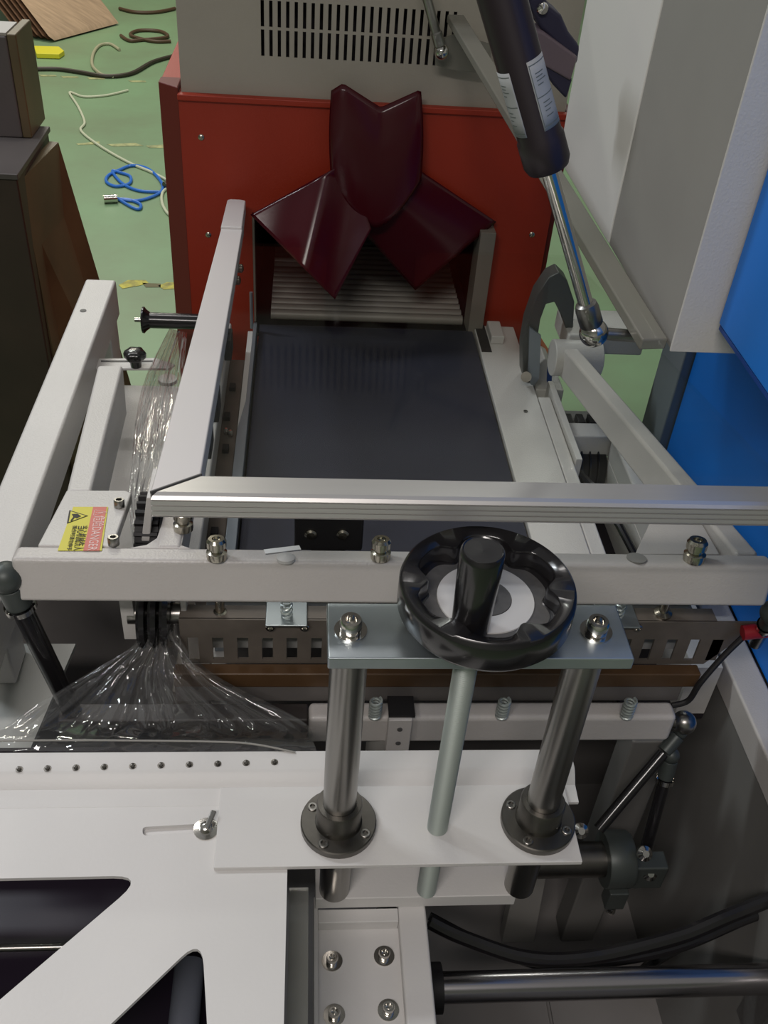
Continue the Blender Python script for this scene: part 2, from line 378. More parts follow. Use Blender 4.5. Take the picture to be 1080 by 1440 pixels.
# drive motor in its white frame beside the rail
MB().box(.43, .54, 1.26, 1.30, .86, .90).box(.50, .54, .93, 1.26, .86, .90).build('motor_frame', M_white, BC, bevel=.003)
MB().box(.43, .54, .80, 1.26, .76, .77).build('motor_tray', M_dark, BC)
MB().box(.43, .50, 1.255, 1.26, .77, .86).build('frame_wall', M_white, BC)
MB().box(.50, .54, .80, 1.26, .77, .8599).build('frame_wall', M_white, BC)
mp_ = PZ(826, 652, .83)
mo = MB().cyl((.432, mp_.y, .825), (.498, mp_.y, .825), .046, 28).build('motor', M_blackm, BC)
for k in range(4): MB().lathe((.440 + .014 * k, mp_.y, .825), (1, 0, 0), [(.046, 0), (.051, .001), (.051, .003), (.046, .004)], 24, False).build('cooling_fin', M_black, mo)
MB().tube([(.44, 1.20, .87), (.46, 1.10, .88), (.49, 1.0, .85)], .006).build('motor_lead', M_black, BC)
MB().box(.43, .50, 1.30, 1.36, .87, .885).build('terminal_block', M_dgrey, BC, bevel=.002)
for k in range(3): MB().box(.435 + .02 * k, .447 + .02 * k, 1.305, 1.33, .885, .898).build('terminal', M_blackm, BC, bevel=.001)

# hook-shaped hinge bracket, white blocks and hinge barrel behind the arm
HB = thing('hinge_bracket', 'dark curved hook bracket bolted to white blocks beside the belt rail', 'bracket', (.4, 1.42, .87))
hook = [(735, 528), (735, 490), (741, 455), (755, 415), (772, 390), (786, 383), (798, 395), (808, 425), (806, 462), (797, 466), (792, 450), (780, 425), (768, 428), (760, 450), (754, 490), (750, 540), (742, 548)]
MB().prism([PY(x, y, 1.40) for x, y in hook], (0, .035, 0)).build('hook', mat('hook_grey', (.10, .105, .10), .45, metal=.4), HB, bevel=.002)
MB().prism([PY(x, y, 1.398) for x, y in ((744, 458), (760, 470), (757, 530), (747, 545), (742, 520))], (0, -.006, 0)).build('hook_face', M_steelbl, HB)
MB().prism([PY(x, y, 1.43) for x, y in ((748, 520), (766, 504), (775, 510), (773, 575), (750, 580))], (0, .05, 0)).build('block', M_white, HB, bevel=.003)
MB().prism([PY(x, y, 1.425) for x, y in ((770, 518), (777, 514), (775, 566), (768, 578))], (0, .04, 0)).build('block_side', M_blued, HB, bevel=.001)
MB().prism([PY(x, y, 1.50) for x, y in ((742, 480), (757, 478), (781, 515), (774, 560), (742, 560))], (0, .06, 0)).build('orange_flange', mat('orange_flange', (.62, .10, .02), .5), HB, bevel=.002)
MB().cyl(PY(740, 530, 1.39), PY(740, 530, 1.37), .009, 16).build('pivot', M_steeld, HB)
MB().box(.40, .45, 1.40, 1.54, .855, .90).build('mount', M_white, HB, bevel=.002)

# ================================================================== SEALING ARM (raised)
TA = math.radians(10.5); AU = Vector((0, math.cos(TA), -math.sin(TA))); AN = Vector((0, math.sin(TA), math.cos(TA)))
a_top, b_top = 1.132 + .69 * math.tan(TA), -math.tan(TA)
def AP(x, y, off=0.0): return PP(x, y, a_top + off / math.cos(TA), b_top)
SA = thing('sealing_arm', 'raised cream tubular sealing arm with thumb nuts, springs and slotted jaw below', 'machine arm', (.1, .7, 1.0))
o0 = Vector((0, .69, 1.132)) + AU * .0125 - AN * .0245
MB().beam(o0 + Vector((-.271, 0, 0)), o0 + Vector((.478, 0, 0)), .025, .049, AN).build('front_bar', M_cream, SA, bevel=.005, seg=3)
def inarm(X, Y, off=0): return Vector((X, Y, a_top + b_top * Y)) + AN * off
# right arm back to the hinge
ra0, ra1 = inarm(.458, .716, -.0245), inarm(.430, 1.36, -.0245)
MB().beam(ra0, ra1, .026, .049, AN).build('side_arm', M_cream, SA, bevel=.005, seg=3)
g = [AP(x, y, -.004) for x, y in ((893, 779), (930, 700), (975, 715), (1012, 779))]
MB().prism(g, -AN * .004).build('gusset', M_cream, SA, bevel=.001)
MB().cyl(inarm(.405, 1.365, -.022), inarm(.485, 1.365, -.022), .030, 28).build('hinge_barrel', M_white, SA, bevel=.002)
MB().box(.43, .56, 1.375, 1.47, .985, 1.02).build('hinge_block', M_white, SA, bevel=.004)
# left arm and sticker plate
la0, la1 = inarm(-.128, .716, -.0245), inarm(-.150, 1.50, -.0245)
MB().beam(la0, la1, .024, .049, AN).build('side_arm', M_cream, SA, bevel=.004)
MB().prism([inarm(x, y, -.002) for x, y in ((-.165, .716), (-.150, .722), (-.142, .735), (-.14, .80), (-.116, .80), (-.116, .722), (-.106, .716))], -AN * .02).build('corner_web', M_cream, SA, bevel=.001)
sp_ = [AP(x, y, .002) for x, y in ((81, 775), (99, 694), (181, 694), (189, 700), (179, 775))]
d0 = inarm(-.268, .7155, .0), inarm(-.248, .705, .0)
sp_ = [inarm(-.252, .7155), inarm(-.250, .83), inarm(-.188, .832), inarm(-.181, .826), inarm(-.181, .7155)]
spl = MB().prism(sp_, -AN * .012).build('sticker_plate', M_white, SA, bevel=.002)
tb0, tb1 = inarm(-.237, .83, -.035), Vector((-.266, 1.18, 1.052)) - AN * .035
MB().beam(tb0, tb1, .026, .07, AN, w1=.034, h1=.075).build('clamp_beam', M_white, SA, bevel=.004)
for (px, py) in ((168, 713), (160, 766)):
    socket_screw('cap_screw', AP(px, py), AN, .0055, .009, SA, M_steel)
# warning sticker
def plate_pt(px, py, off=.0006): return AP(px, py, off)
stk = MB().prism([plate_pt(*q) for q in ((103, 713), (152, 713), (143, 774.5), (81, 774.5))], AN * .0003).build('warning_sticker', M_yel, SA)
stk['label'] = 'yellow and red danger sticker with a black warning triangle'
MB().prism([plate_pt(*q, .0010) for q in ((131, 713), (150, 713), (140, 774.5), (117, 774.5))], AN * .0002).build('red_band', M_red, stk)
def tri(k, q): 
    c = Vector((107.5, 726.0)); return [plate_pt(c.x + (x - c.x) * k, c.y + (y - c.y) * k, q) for x, y in ((97.5, 717.5), (124, 725.5), (94, 736.5))]
MB().prism(tri(1, .0010), AN * .0002).build('triangle_border', M_ink, stk)
MB().prism(tri(.80, .0013), AN * .0002).build('triangle_field', M_yel, stk)
MB().prism([plate_pt(x, y, .0016) for x, y in ((101, 723), (109, 722.5), (114, 726), (108, 729), (105, 728), (101, 733), (99, 732), (103, 727))], AN * .0002).build('hazard_symbol', M_ink, stk)
def lettering(body, px0, py0, px1, py1, size, material, name):
    """flat letters reading down the sticker, tops towards +X"""
    c = bpy.data.curves.new(name, 'FONT'); c.body = body; c.size = size; c.extrude = .0001; c.align_x = 'LEFT'
    tmp = bpy.data.objects.new(name, c); COL.objects.link(tmp)
    bpy.context.view_layer.update(); dg = bpy.context.evaluated_depsgraph_get()
    me = bpy.data.meshes.new_from_object(tmp.evaluated_get(dg)); bpy.data.objects.remove(tmp)
    p0, p1 = plate_pt(px0, py0, .0014), plate_pt(px1, py1, .0014); dx = (p1 - p0).normalized(); up = AN.cross(dx).normalized()
    M = Matrix.Identity(4)
    for i in range(3): M[i][0], M[i][1], M[i][2], M[i][3] = dx[i], up[i], AN[i], p0[i]
    L = max((v.co.x for v in me.vertices), default=1); s = (p1 - p0).length / L
    me.transform(M @ Matrix.Diagonal((s, 1, 1, 1))); me.materials.append(material)
    o = bpy.data.objects.new(name, me); COL.objects.link(o); o.parent = stk
    return o
lettering('\u26a0\u5371\u9669DANGER', 136, 716, 123, 774, .0125, M_pink, 'danger_lettering')
lettering('\u5f53\u5fc3\u673a\u68b0\u4f24\u4eba', 111, 739, 104, 774, .0105, M_ink, 'warning_lettering')
lettering('\u64cd\u4f5c\u65f6\u8bf7\u52ff\u4f38\u624b', 103, 739, 94, 774, .005, M_ink, 'small_lettering')
# thumb nuts, flat screw
for (px, py) in ((305, 785), (535, 785)): knurled_nut(AP(px, py), .0095, SA, AN)
knurled_nut(AP(258, 745), .0095, SA, AN); knurled_nut(AP(975, 788), .0105, SA, AN)
MB().lathe(AP(402, 787), AN, [(.009, 0), (.009, .003), (.006, .005), (0, .0055)], 20, False).build('flat_screw', M_ring, SA)
MB().lathe(AP(895, 786), AN, [(.010, 0), (.010, .0015), (0, .0018)], 20, False).build('plug', M_grey, SA)
# slotted jaw plate with real slots
SY = .722; zt, zb_ = 1.020, .953
zs1, zs0 = PY(360, 897, SY).z, PY(360, 927, SY).z
cx = [lerp(PY(272, 912, SY).x, PY(1006, 912, SY).x, i / 22) for i in range(23)]
sb = MB(); th = .003; xl, xr = -.126, .462
sb.box(xl, xr, SY, SY + th, zs1, zt).box(xl, xr, SY, SY + th, zb_, zs0); xs = xl
for c in cx: sb.box(xs, c - .0058, SY, SY + th, zs0, zs1); xs = c + .0058
sb.box(xs, xr, SY, SY + th, zs0, zs1)
sb.prism([(xr, SY, zt), (.505, SY, zt), (.502, SY, zt - .012), (.462, SY, zb_ - .0)], (0, th, 0))
sb.build('slotted_plate', M_jaw, SA)
MB().box(-.126, .46, SY + .002, SY + .022, zt - .003, zt).build('jaw_flange', M_jaw, SA)
MB().box(-.10, .44, .748, .756, .95, 1.016).build('jaw_backing', mat('backing_grey', (.50, .50, .48), .5, noise=.15, nscale=20), SA)
MB().box(-.135, .455, .706, .722, .931, .953).build('tape_strip', M_tape, SA, bevel=.002)
MB().box(-.135, .44, .708, .735, .905, .931).build('heater_block', mat('heater_grey', (.17, .155, .145), .5, metal=.2), SA, bevel=.002)
# bits in the gap between bar and jaw
for px in (310, 520, 930): MB().lathe(PY(px, 868, .735), (0, 0, 1), [(.010, 0), (.010, .008), (.005, .010), (.005, .06)], 14, False).build('hanger_bolt', M_brass, SA)
MB().box(-.10, .44, .752, .77, 1.016, 1.03).build('spring_rail', M_white, SA, bevel=.002)
for px in (403, 868):
    p = PY(px, 868, .728); coil('spring', p, (0, 0, 1), .0055, .06, 10, .0013, SA, M_zincr)
    MB().box(p.x - .022, p.x + .022, .712, .75, 1.0201, 1.0225).build('spring_seat', M_zinc, SA, bevel=.001)
for (px, py) in ((380, 880), (428, 880), (896, 881)): socket_screw('jaw_screw', PY(px, py, SY), (0, -1, 0), .005, .004, SA, M_chrome)
MB().tube([PY(1058, 884, .72), PY(1020, 920, .71), PY(985, 960, .70), PY(968, 985, .70), PY(945, 992, .70)], .0035).build('heater_wire', M_blackm, SA)
MB().cyl(PY(1044, 890, .715), PY(1095, 884, .715), .0085, 16).build('wire_sleeve', M_redk, SA)
# photo-eye block behind the bar
SB = thing('sensor_block', 'black sensor block with two screws over the belt behind the cream bar', 'sensor', (.06, .86, .93))
sy_ = .88; sz0, sz1 = PY(460, 775, sy_).z, PY(460, 722, sy_).z; sxa, sxb = PY(414, 750, sy_).x, PY(511, 750, sy_).x
MB().box(sxa, sxb, sy_, sy_ + .02, sz0, sz1).build('body', M_blackm, SB, bevel=.003)
for px_ in (437, 482): MB().lathe(PY(px_, 751, sy_), (0, -1, 0), [(.0075, 0), (.0075, .002), (.005, .004), (0, .0042)], 16, False).build('screw', M_brass, SB)
MB().cyl((sxa - .03, sy_ + .012, sz1 + .004), (sxa + .01, sy_ + .012, sz1 + .004), .006, 12).build('sensor_barrel', M_steel, SB)
MB().box(sxa + .02, sxb - .02, sy_ + .004, sy_ + .018, .9104, sz0).build('foot', M_blackm, SB, bevel=.002)
ps = thing('paper_strip', 'small white paper strip on the cream bar beside the sensor block', 'strip', AP(400, 775))
MB().beam(AP(372, 776, .0008), AP(422, 770, .0008), .008, .0008, AN).build('paper', mat('white_paper', (.86, .86, .84), .6), ps)

# tie rods with ball joints at the ends of the arm
def tie_rod(label, A, Bp, r, ballr, grp=None, low=None, collar=True):
    A, Bp = Vector(A), Vector(Bp); t_ = thing('tie_rod', label, 'rod', Bp, grp); d = (Bp - A).normalized()
    MB().ball(A, ballr).build('ball_joint', M_cond, t_)
    MB().cyl(A + d * ballr * .7, A + d * (ballr + .022), r * 1.25, 18).build('socket', M_cond, t_, bevel=.001)
    if collar: MB().lathe(A + d * (ballr + .022), d, [(r * 1.5, 0), (r * 1.5, .006), (r * 1.0, .009)], 18, False).build('lock_nut', M_chrome, t_)
    MB().cyl(A + d * (ballr + .024), Bp, r, 18).build('rod', M_black, t_)
    return t_
tie_rod('black tie rod with grey ball joint on the bar end near the yellow sticker', PY(9, 812, .69), PY(112, 1022, .705), .0105, .016)
tie_rod('black tie rod hanging from the bar end near the red wire sleeve', PY(1088, 862, .69), PY(1062, 905, .73), .007, .014)

# ================================================================== SAFETY LID (raised aluminium frame with clear sheet)
LS = -.1765
def LP(X, Y, off=0): return Vector((X, Y, 1.316 + LS * (Y - .56) + off))
LU = Vector((0, 1, LS)).normalized(); LN = Vector((0, -LS, 1)).normalized()
LD = thing('safety_lid', 'raised lid of grooved aluminium bars around a clear acrylic sheet', 'lid', (.1, .6, 1.3))
fy0 = .555
# front bar profile: flat top, four grooves down the front face
def fb(X):
    o = LP(X, fy0); P = [(.030, .0), (.004, 0)]
    h = 0.0
    for k in range(4):
        z0 = -.002 - k * .0042
        P += [(.0005 if k else .0015, z0), (.0, z0 - .0026), (.0016, z0 - .0027), (.0016, z0 - .0040)]
    P += [(0, -.0188), (.002, -.020), (.030, -.020)]
    return [o + LU * a + LN * c for a, c in P]
A_, B_ = fb(0), fb(.40)
A_ = [Vector((-.1085 + max(0, (p.y - fy0)) / .0295 * .0335, p.y, p.z)) for p in A_]
mb = MB(); n = len(A_); mb.add(A_ + B_, [tuple(range(n)), tuple(range(2 * n - 1, n - 1, -1))] + [(i, (i + 1) % n, n + (i + 1) % n, n + i) for i in range(n)])
mb.build('front_bar', M_alu, LD, smooth=20)
# left bar with mitred end
q0, q1 = .556, 1.40
L0 = [LP(-.1090, .5565), LP(-.0755, .586), LP(-.094, q1), LP(-.1255, q1)]
MB().prism(L0, -LN * .020).build('side_bar', mat('smooth_lid_paint', (.63, .60, .59), .4), LD, bevel=.0015)
MB().beam(LP(-.1087, .5560, -.0095), LP(-.0750, .5858, -.0095), .0014, .0205, LN).build('mitre_seam', M_dgrey, LD)
MB().beam(LP(-.098, .60, -.024), LP(-.105, 1.40, -.024), .016, .010, LN).build('side_bar_lip', M_grey, LD)
MB().prism([LP(-.1255, q1 - .01, .004), LP(-.094, q1 - .01, .004), LP(-.100, 1.585, .004), LP(-.108, 1.592, .004), LP(-.126, 1.592, .004), LP(-.1305, 1.585, .004)], -LN * .022).build('hinge_arm', mat('smooth_lid_paint', (.63, .60, .59), .4), LD, bevel=.002)
MB().beam(LP(-.106, 1.40, -.03), LP(-.106, 1.54, -.03), .010, .03, LN).build('hinge_tongue', M_alu, LD, bevel=.001)
MB().prism([LP(-.080, .586, -.010), LP(.398, .586, -.010), LP(.398, 1.35, -.010), LP(-.094, 1.35, -.010)], -LN * .004).build('acrylic_sheet', M_acry, LD)
for (px, py) in ((318, 475), (308, 500)): MB().lathe(LP(-.092, 1.25 if px > 310 else 1.19, -.022), (1, 0, 0), [(.006, 0), (.006, .006), (.003, .008), (0, .008)], 12, False).build('lid_screw', M_steeld, LD)
for k, yy in enumerate((.70, .78, .95)): MB().box(-.088, -.080, yy, yy + .03, 1.316 + LS * (yy - .545) - .045, 1.316 + LS * (yy - .545) - .020).build('catch', M_blackm, LD, bevel=.001)

# overhead acrylic edge rail, ball studs
HR = thing('hood_rail', 'translucent grey acrylic edge rail running back past the tunnel hood', 'rail', (.335, .78, 1.33))
MB().beam((.3215, .768, 1.335), PY(640, 26, 1.598), .026, .012).build('rail', M_acrye, HR, bevel=.002)
tp = [PY(x, y, 1.60) for x, y in ((612, 58), (640, 48), (690, 62), (690, 105), (636, 98), (612, 92))]
MB().prism(tp, (0, .004, 0)).build('stud_tab', M_acrye, HR)

# ================================================================== GAS SPRINGS
GS = thing('gas_spring', 'thick black gas spring with bright rod, ball end and white paper labels', 'gas spring', PY(835, 468, .80))
gb = PY(835, 468, .80); gt = PY(690, -60, .80); gd = (gt - gb).normalized()
def gpt(py): 
    t_ = (468 - py) / 528.0
    lo, hi = 0.0, 1.0
    for _ in range(40):
        mid = (lo + hi) / 2; p = gb + (gt - gb) * mid; q_ = RW.transposed() @ (p - CAM); yy = 720 + F * q_.y / q_.z
        if yy > py: lo = mid
        else: hi = mid
    return (lo + hi) / 2 * (gt - gb).length
h_ball, h_neck, h_cap0, h_cap1 = 0.0, gpt(425), gpt(236), gpt(190)
kr = (gb - CAM).dot(RW @ Vector((0, 0, 1))) / F
MB().ball(gb, 20.5 * kr).build('ball_end', M_chrome, GS)
MB().lathe(gb, gd, [(13 * kr, 10 * kr), (16.5 * kr, 16 * kr), (16.5 * kr, h_neck * .8), (14.5 * kr, h_neck * .95), (10 * kr, h_neck)], 26, False).build('end_socket', M_steel, GS)
MB().cyl(gb + gd * h_neck * .9, gb + gd * (h_cap0 + .01), 10.2 * kr, 22).build('rod', M_chrome, GS)
MB().lathe(gb + gd * h_cap0, gd, [(10 * kr, 0), (26 * kr, .0005), (29.5 * kr, .006), (29.5 * kr, h_cap1 - h_cap0 - .002), (27.5 * kr, h_cap1 - h_cap0), (27.5 * kr, .6)], 36, False).build('cylinder', M_gasblk, GS)
MB().cyl(gb, (.345, gb.y + .004, gb.z - .006), .006, 14).build('ball_stud', M_steel, GS)
ga = gd.cross(Vector((0, 0, 1))).normalized(); 
def lab(th0, th1, pya, pyb, name, skew=0.0):
    h0, h1 = gpt(pya), gpt(pyb); rr = 27.9 * kr
    tocam = (CAM - (gb + gd * h0)); tocam = (tocam - gd * tocam.dot(gd)).normalized(); side = gd.cross(tocam)
    if side.dot(RW @ Vector((1, 0, 0))) < 0: side = -side
    def at_(th, h, rr=rr): return gb + gd * h + (tocam * math.cos(th) + side * math.sin(th)) * rr
    o = MB().grid(lambda u, v: at_(lerp(th0, th1, u), lerp(h0, h1, v)), 10, 4).build(name, M_label, GS, solid=.0003)
    for k, (u0, u1, v0, v1) in enumerate(((.22, .62, .80, .815), (.22, .55, .75, .765), (.22, .70, .70, .715), (.22, .50, .64, .655), (.25, .60, .38, .395), (.25, .70, .32, .335), (.25, .52, .26, .275), (.25, .62, .18, .195), (.08, .95, .47, .485), (.04, .07, .05, .95), (.07, .95, .93, .945), (.07, .95, .05, .065))):
        MB().grid(lambda u, v: at_(lerp(th0, th1, lerp(u0, u1, u)), lerp(h0, h1, lerp(v0, v1, v)), rr + .0003), 4, 1).build('print', mat('faded_print', (.14, .16, .155), .6), o)
    return o
lab(.25, 1.35, 177, 82, 'label'); lab(-1.5, -.55, 178, 88, 'label')
G2 = thing('gas_spring', 'thin bright rod with a small ball end in front of the vent slots', 'gas spring', PY(621, 73, 1.58))
pb2 = PY(621, 73, 1.58); pt2 = PY(590, -40, 1.58)
MB().ball(pb2, .0115).build('ball_end', M_chrome, G2); MB().cyl(pb2, pt2, .0072, 18).build('rod', M_steel, G2)
MB().lathe(pb2, pt2 - pb2, [(.007, .008), (.009, .010), (.009, .028), (.007, .03)], 18, False).build('end_socket', M_steel, G2)
# navy cover behind the thick gas spring
NC = thing('spring_cover', 'navy cloth cover with a plum plate behind the thick black gas spring', 'cover', PY(790, 60, 1.05))
MB().prism([PY(x, y, 1.05) for x, y in ((735, -10), (765, -10), (772, 8), (790, 22), (800, 45), (816, 66), (812, 92), (760, 40))], (0, .05, 0)).build('cloth', M_navy, NC, bevel=.004)
MB().prism([PY(x, y, 1.045) for x, y in ((745, 40), (765, 45), (813, 80), (803, 115), (760, 90))], (0, .04, 0)).build('plate', M_plum, NC, bevel=.003)
MB().prism([PY(x, y, 1.048) for x, y in ((755, 85), (806, 110), (797, 140), (778, 120))], (0, .04, 0)).build('cloth_hem', M_navy, NC, bevel=.003)
MB().lathe(PY(763, 12, 1.048), (0, -1, 0), [(.006, 0), (.005, .003), (0, .005)], 12, False).build('stud', M_chrome, NC)

# ================================================================== CONTROL BOX, WHITE CABINET, BLUE DOOR, BLUE CABINET
CB = thing('control_box', 'grey-sided white control box with an open blue door beside the gas spring', 'box', (.42, .9, 1.335))
MB().box(.3385, .95, .7665, 1.005, 1.3305, 2.2).build('side_shell', M_grey, CB, bevel=.001)  # darker tone against the white cabinet side is put into the colour
MB().box(.3365, .95, .7635, .7665, 1.3305, 2.2).build('front_face', M_white, CB, bevel=.001)
dz = PY(1010, 455, .758).z; dxx = PY(1010, 455, .758).x
MB().box(dxx, dxx + .022, .36, .758, dz, 2.15).build('door', M_blue, CB, bevel=.002)
MB().box(dxx + .0005, dxx + .0215, .36, .755, dz - .004, dz).build('door_edge', M_blued, CB)
WC = thing('white_cabinet', 'tall plain white cabinet side behind the grey control box', 'cabinet', (.5, 1.15, 1.34))
cxw = PX(816, 69, .34)
MB().box(.3375, .95, 1.007, 1.285, 1.3305, 2.3).build('body', mat('bright_side_white', (.72, .71, .68), .45), WC, bevel=.002)  # brighter lit look against the grey side is put into the colour
BK = thing('blue_cabinet', 'large blue steel cabinet standing right of the cream side arm', 'cabinet', (.9, 1.0, 0))
MB().box(.60, 1.3, .45, 1.268, .842, 1.330).build('body', M_blue, BK, bevel=.003)
MB().box(.62, 1.28, .47, 1.26, 0, .842).build('plinth', M_grey, BK, bevel=.003)
MB().box(.585, .70, 1.27, 1.36, 0, 1.330).build('rear_post', mat('blue_grey_post', (.20, .235, .25), .5), BK, bevel=.003)

# ================================================================== HEIGHT ADJUSTER: posts, top plate, screw, handwheel
HA = thing('height_adjuster', 'two steel posts with a zinc top plate, threaded screw and black handwheel', 'adjuster', (.13, .5, .977))
ZB, ZT = .977, 1.231
RX0, RX1, RYc = .0385, .2235, .503
MB().box(-.071, .258, .4625, .545, ZB - .005, ZB).build('base_plate', M_table, HA, bevel=.0008)
def flange(X):
    o = MB().lathe((X, RYc, ZB), (0, 0, 1), [(.034, 0), (.0345, .001), (.0345, .007), (.0335, .008), (.0215, .008), (.0205, .010), (.0205, .034), (.0195, .0355), (.0150, .0355), (.0150, .004)], 40, False).build('flange', M_steeld, HA)
    for k in range(4):
        a = PI / 4 + k * PI / 2 + .25; socket_screw('flange_screw', (X + .0275 * math.cos(a), RYc + .0275 * math.sin(a), ZB + .0065), (0, 0, 1), .0045, .003, o, M_steel)
    return o
for X in (RX0, RX1):
    flange(X); MB().cyl((X, RYc, .8685), (X, RYc, ZT - .010), .0148, 32).build('post', M_steel, HA)
sc = []
for i in range(330): pass
MB().lathe((.1295, .4995, .8685), (0, 0, 1), [(.0088 + (.0008 if i % 2 else 0), i * .0011) for i in range(int((ZT - .012 - .8685) / .0011))], 24).build('screw_thread', M_zincr, HA)
tpx0, tpx1 = .021, .250
MB().box(tpx0, tpx1, .475, .533, ZT - .012, ZT).build('top_plate', M_zinc, HA, bevel=.0015)
for X in (RX0, RX1 + .003): socket_screw('post_bolt', (X, RYc, ZT), (0, 0, 1), .0085, .012, HA, M_chrome, washer=.0125)
MB().cyl((.1345, .507, ZT), (.1345, .507, ZT + .016), .013, 24).build('hub_collar', M_steeld, HA)
# handwheel
WX, WY, WZ = .1375, .5075, 1.247
RO, HH = .0655, .032
def wheel_pt(i, j, seg):
    th = 2 * PI * i / seg
    lob = .5 + .5 * math.cos(6 * th + .5); ri = .0535 - .0100 * lob ** 3.0
    prof_ = [(.040, .006), (RO - .012, .000), (RO - .004, .002), (RO, .008), (RO, HH - .005), (RO - .0010, HH - .002), (RO - .0030, HH - .0002), (ri + .0012, HH - .0025), (ri, HH - .0045), (ri - .0005, .014), (.0365, .012)]
    rr, zz = prof_[j]; return (WX + rr * math.cos(th), WY + rr * math.sin(th), WZ + zz)
seg = 140; np_ = 11; hw = MB()
hw.add([wheel_pt(i, j, seg) for i in range(seg) for j in range(np_)], [(i * np_ + j, i * np_ + j + 1, ((i + 1) % seg) * np_ + j + 1, ((i + 1) % seg) * np_ + j) for i in range(seg) for j in range(np_ - 1)])
W = hw.build('handwheel', M_black, HA, smooth=50)
W['label'] = 'black plastic handwheel with scalloped inner rim'
def sub(o): o.parent = W; return o
sub(MB().lathe((WX, WY, WZ), (0, 0, 1), [(0.0, .010), (.049, .010), (.049, .0135), (.0362, .0138)], 48, False).build('web_disc', M_dgrey))
sub(MB().lathe((WX, WY, WZ), (0, 0, 1), [(.0365, .0135), (.0362, .0148), (.0195, .0150), (.0190, .0130)], 48, False).build('pale_ring', M_ring))
sub(MB().lathe((WX, WY, WZ), (0, 0, 1), [(.0195, .0140), (.0190, .0155), (.008, .0155), (.007, .018), (.0, .018)], 40, False).build('hub', M_dgrey))
hx, hy = WX - .0160, WY - .031
sub(MB().lathe((hx, hy, WZ + .012), (0, 0, 1), [(.0125, 0), (.0135, .004), (.0138, .012), (.0150, .050), (.0155, .072), (.0150, .0755), (.0138, .077), (.0130, .0762), (0, .0758)], 32, False).build('crank_handle', M_black))

# ================================================================== PERFORATING TABLE
TB = thing('film_table', 'white sheet-metal film table with triangular cutouts and a row of small pins', 'table', (-.2, .45, .93))
ZTB = .972; tx1 = -.007
def cut_outline():
    return None
# table top with two rounded triangular cutouts, made from an n-gon with holes
def rounded(poly, r, k=6):
    out = []
    n = len(poly)
    for i in range(n):
        p, a, b = Vector(poly[i]), Vector(poly[i - 1]), Vector(poly[(i + 1) % n])
        da, db = (a - p).normalized(), (b - p).normalized(); ang = da.angle(db); t_ = min(r / math.tan(ang / 2), .45 * min((a - p).length, (b - p).length))
        for s in range(k + 1):
            u = s / k; out.append((p + da * t_) * (1 - u) ** 2 + p * 2 * u * (1 - u) + (p + db * t_) * u * u)
    return out
def P2(px, py): p = PZ(px, py, ZTB); return Vector((p.x, p.y))
h1 = [P2(-260, 1241), P2(205, 1231), P2(-52, 1450), P2(-260, 1450)]
p_a = P2(278, 1330)
h2 = [P2(284, 1318), P2(298, 1560), P2(30, 1560)]
holes = [rounded(h1, .012), rounded(h2, .011)]
def plate_with_holes(name, outline, holes, z0, z1, material, parent):
    c = bpy.data.curves.new(name, 'CURVE'); c.dimensions = '2D'; c.fill_mode = 'BOTH'; c.extrude = (z1 - z0) / 2
    for loop in [outline] + holes:
        s = c.splines.new('POLY'); s.points.add(len(loop) - 1); s.use_cyclic_u = True
        for i, p in enumerate(loop): s.points[i].co = (p[0], p[1], 0, 1)
    tmp = bpy.data.objects.new(name, c); COL.objects.link(tmp); bpy.context.view_layer.update()
    me = bpy.data.meshes.new_from_object(tmp.evaluated_get(bpy.context.evaluated_depsgraph_get())); bpy.data.objects.remove(tmp)
    me.transform(Matrix.Translation((0, 0, (z0 + z1) / 2))); me.materials.clear(); me.materials.append(material)
    for p in me.polygons: p.use_smooth = False
    o = bpy.data.objects.new(name, me); COL.objects.link(o); o.parent = parent; o.matrix_parent_inverse = Matrix.Translation(-Vector(parent.location))
    return o
slot = rounded([P2(200, 1163), P2(290, 1158), P2(292, 1170), P2(201, 1175)], .004, 4)
yb = .528
plate_with_holes('table_top', [Vector((-.60, .12)), Vector((tx1, .12)), Vector((tx1, .4630)), Vector((tx1, yb)), Vector((-.60, yb))], holes + [slot], ZTB - .004, ZTB, M_table, TB)
MB().box(-.15, -.02, .485, .522, ZTB - .0065, ZTB - .0042).build('slot_backing', M_table, TB)
# bent lip at the back with the pin row
lip = [(0, yb, ZTB - .004), (0, yb, ZTB), (0, .546, ZTB + .002), (0, .556, .9835), (0, .560, .985), (0, .580, .985), (0, .580, .955), (0, .576, .955), (0, .576, .980), (0, .561, .980), (0, .55, ZTB)]
MB().prism([Vector((-.60, y, z)) for _, y, z in lip], (.87, 0, 0)).build('back_lip', M_table, TB, bevel=.0006)
pin0 = None
for i in range(-3, 10):
    p = PZ(lerp(27, 386, i / 9), lerp(1082, 1072, i / 9), .985)
    MB().lathe(p, (0, 0, 1), [(.0035, 0), (.0035, .0004), (.0022, .0005), (.0017, .003), (0, .0034)], 12, False).build('pin', M_steeld, TB)
ws = MB().lathe(PZ(290, 1166, ZTB), (0, 0, 1), [(.0115, 0), (.0115, .001), (.006, .0015), (.0055, .006), (.003, .008), (0, .0085)], 24, False).build('clamp_screw', M_chrome, TB)
wl = MB().beam(PZ(290, 1166, ZTB + .006), PZ(301, 1140, ZTB + .010), .005, .003).build('clamp_lever', M_steel, ws, bevel=.001)

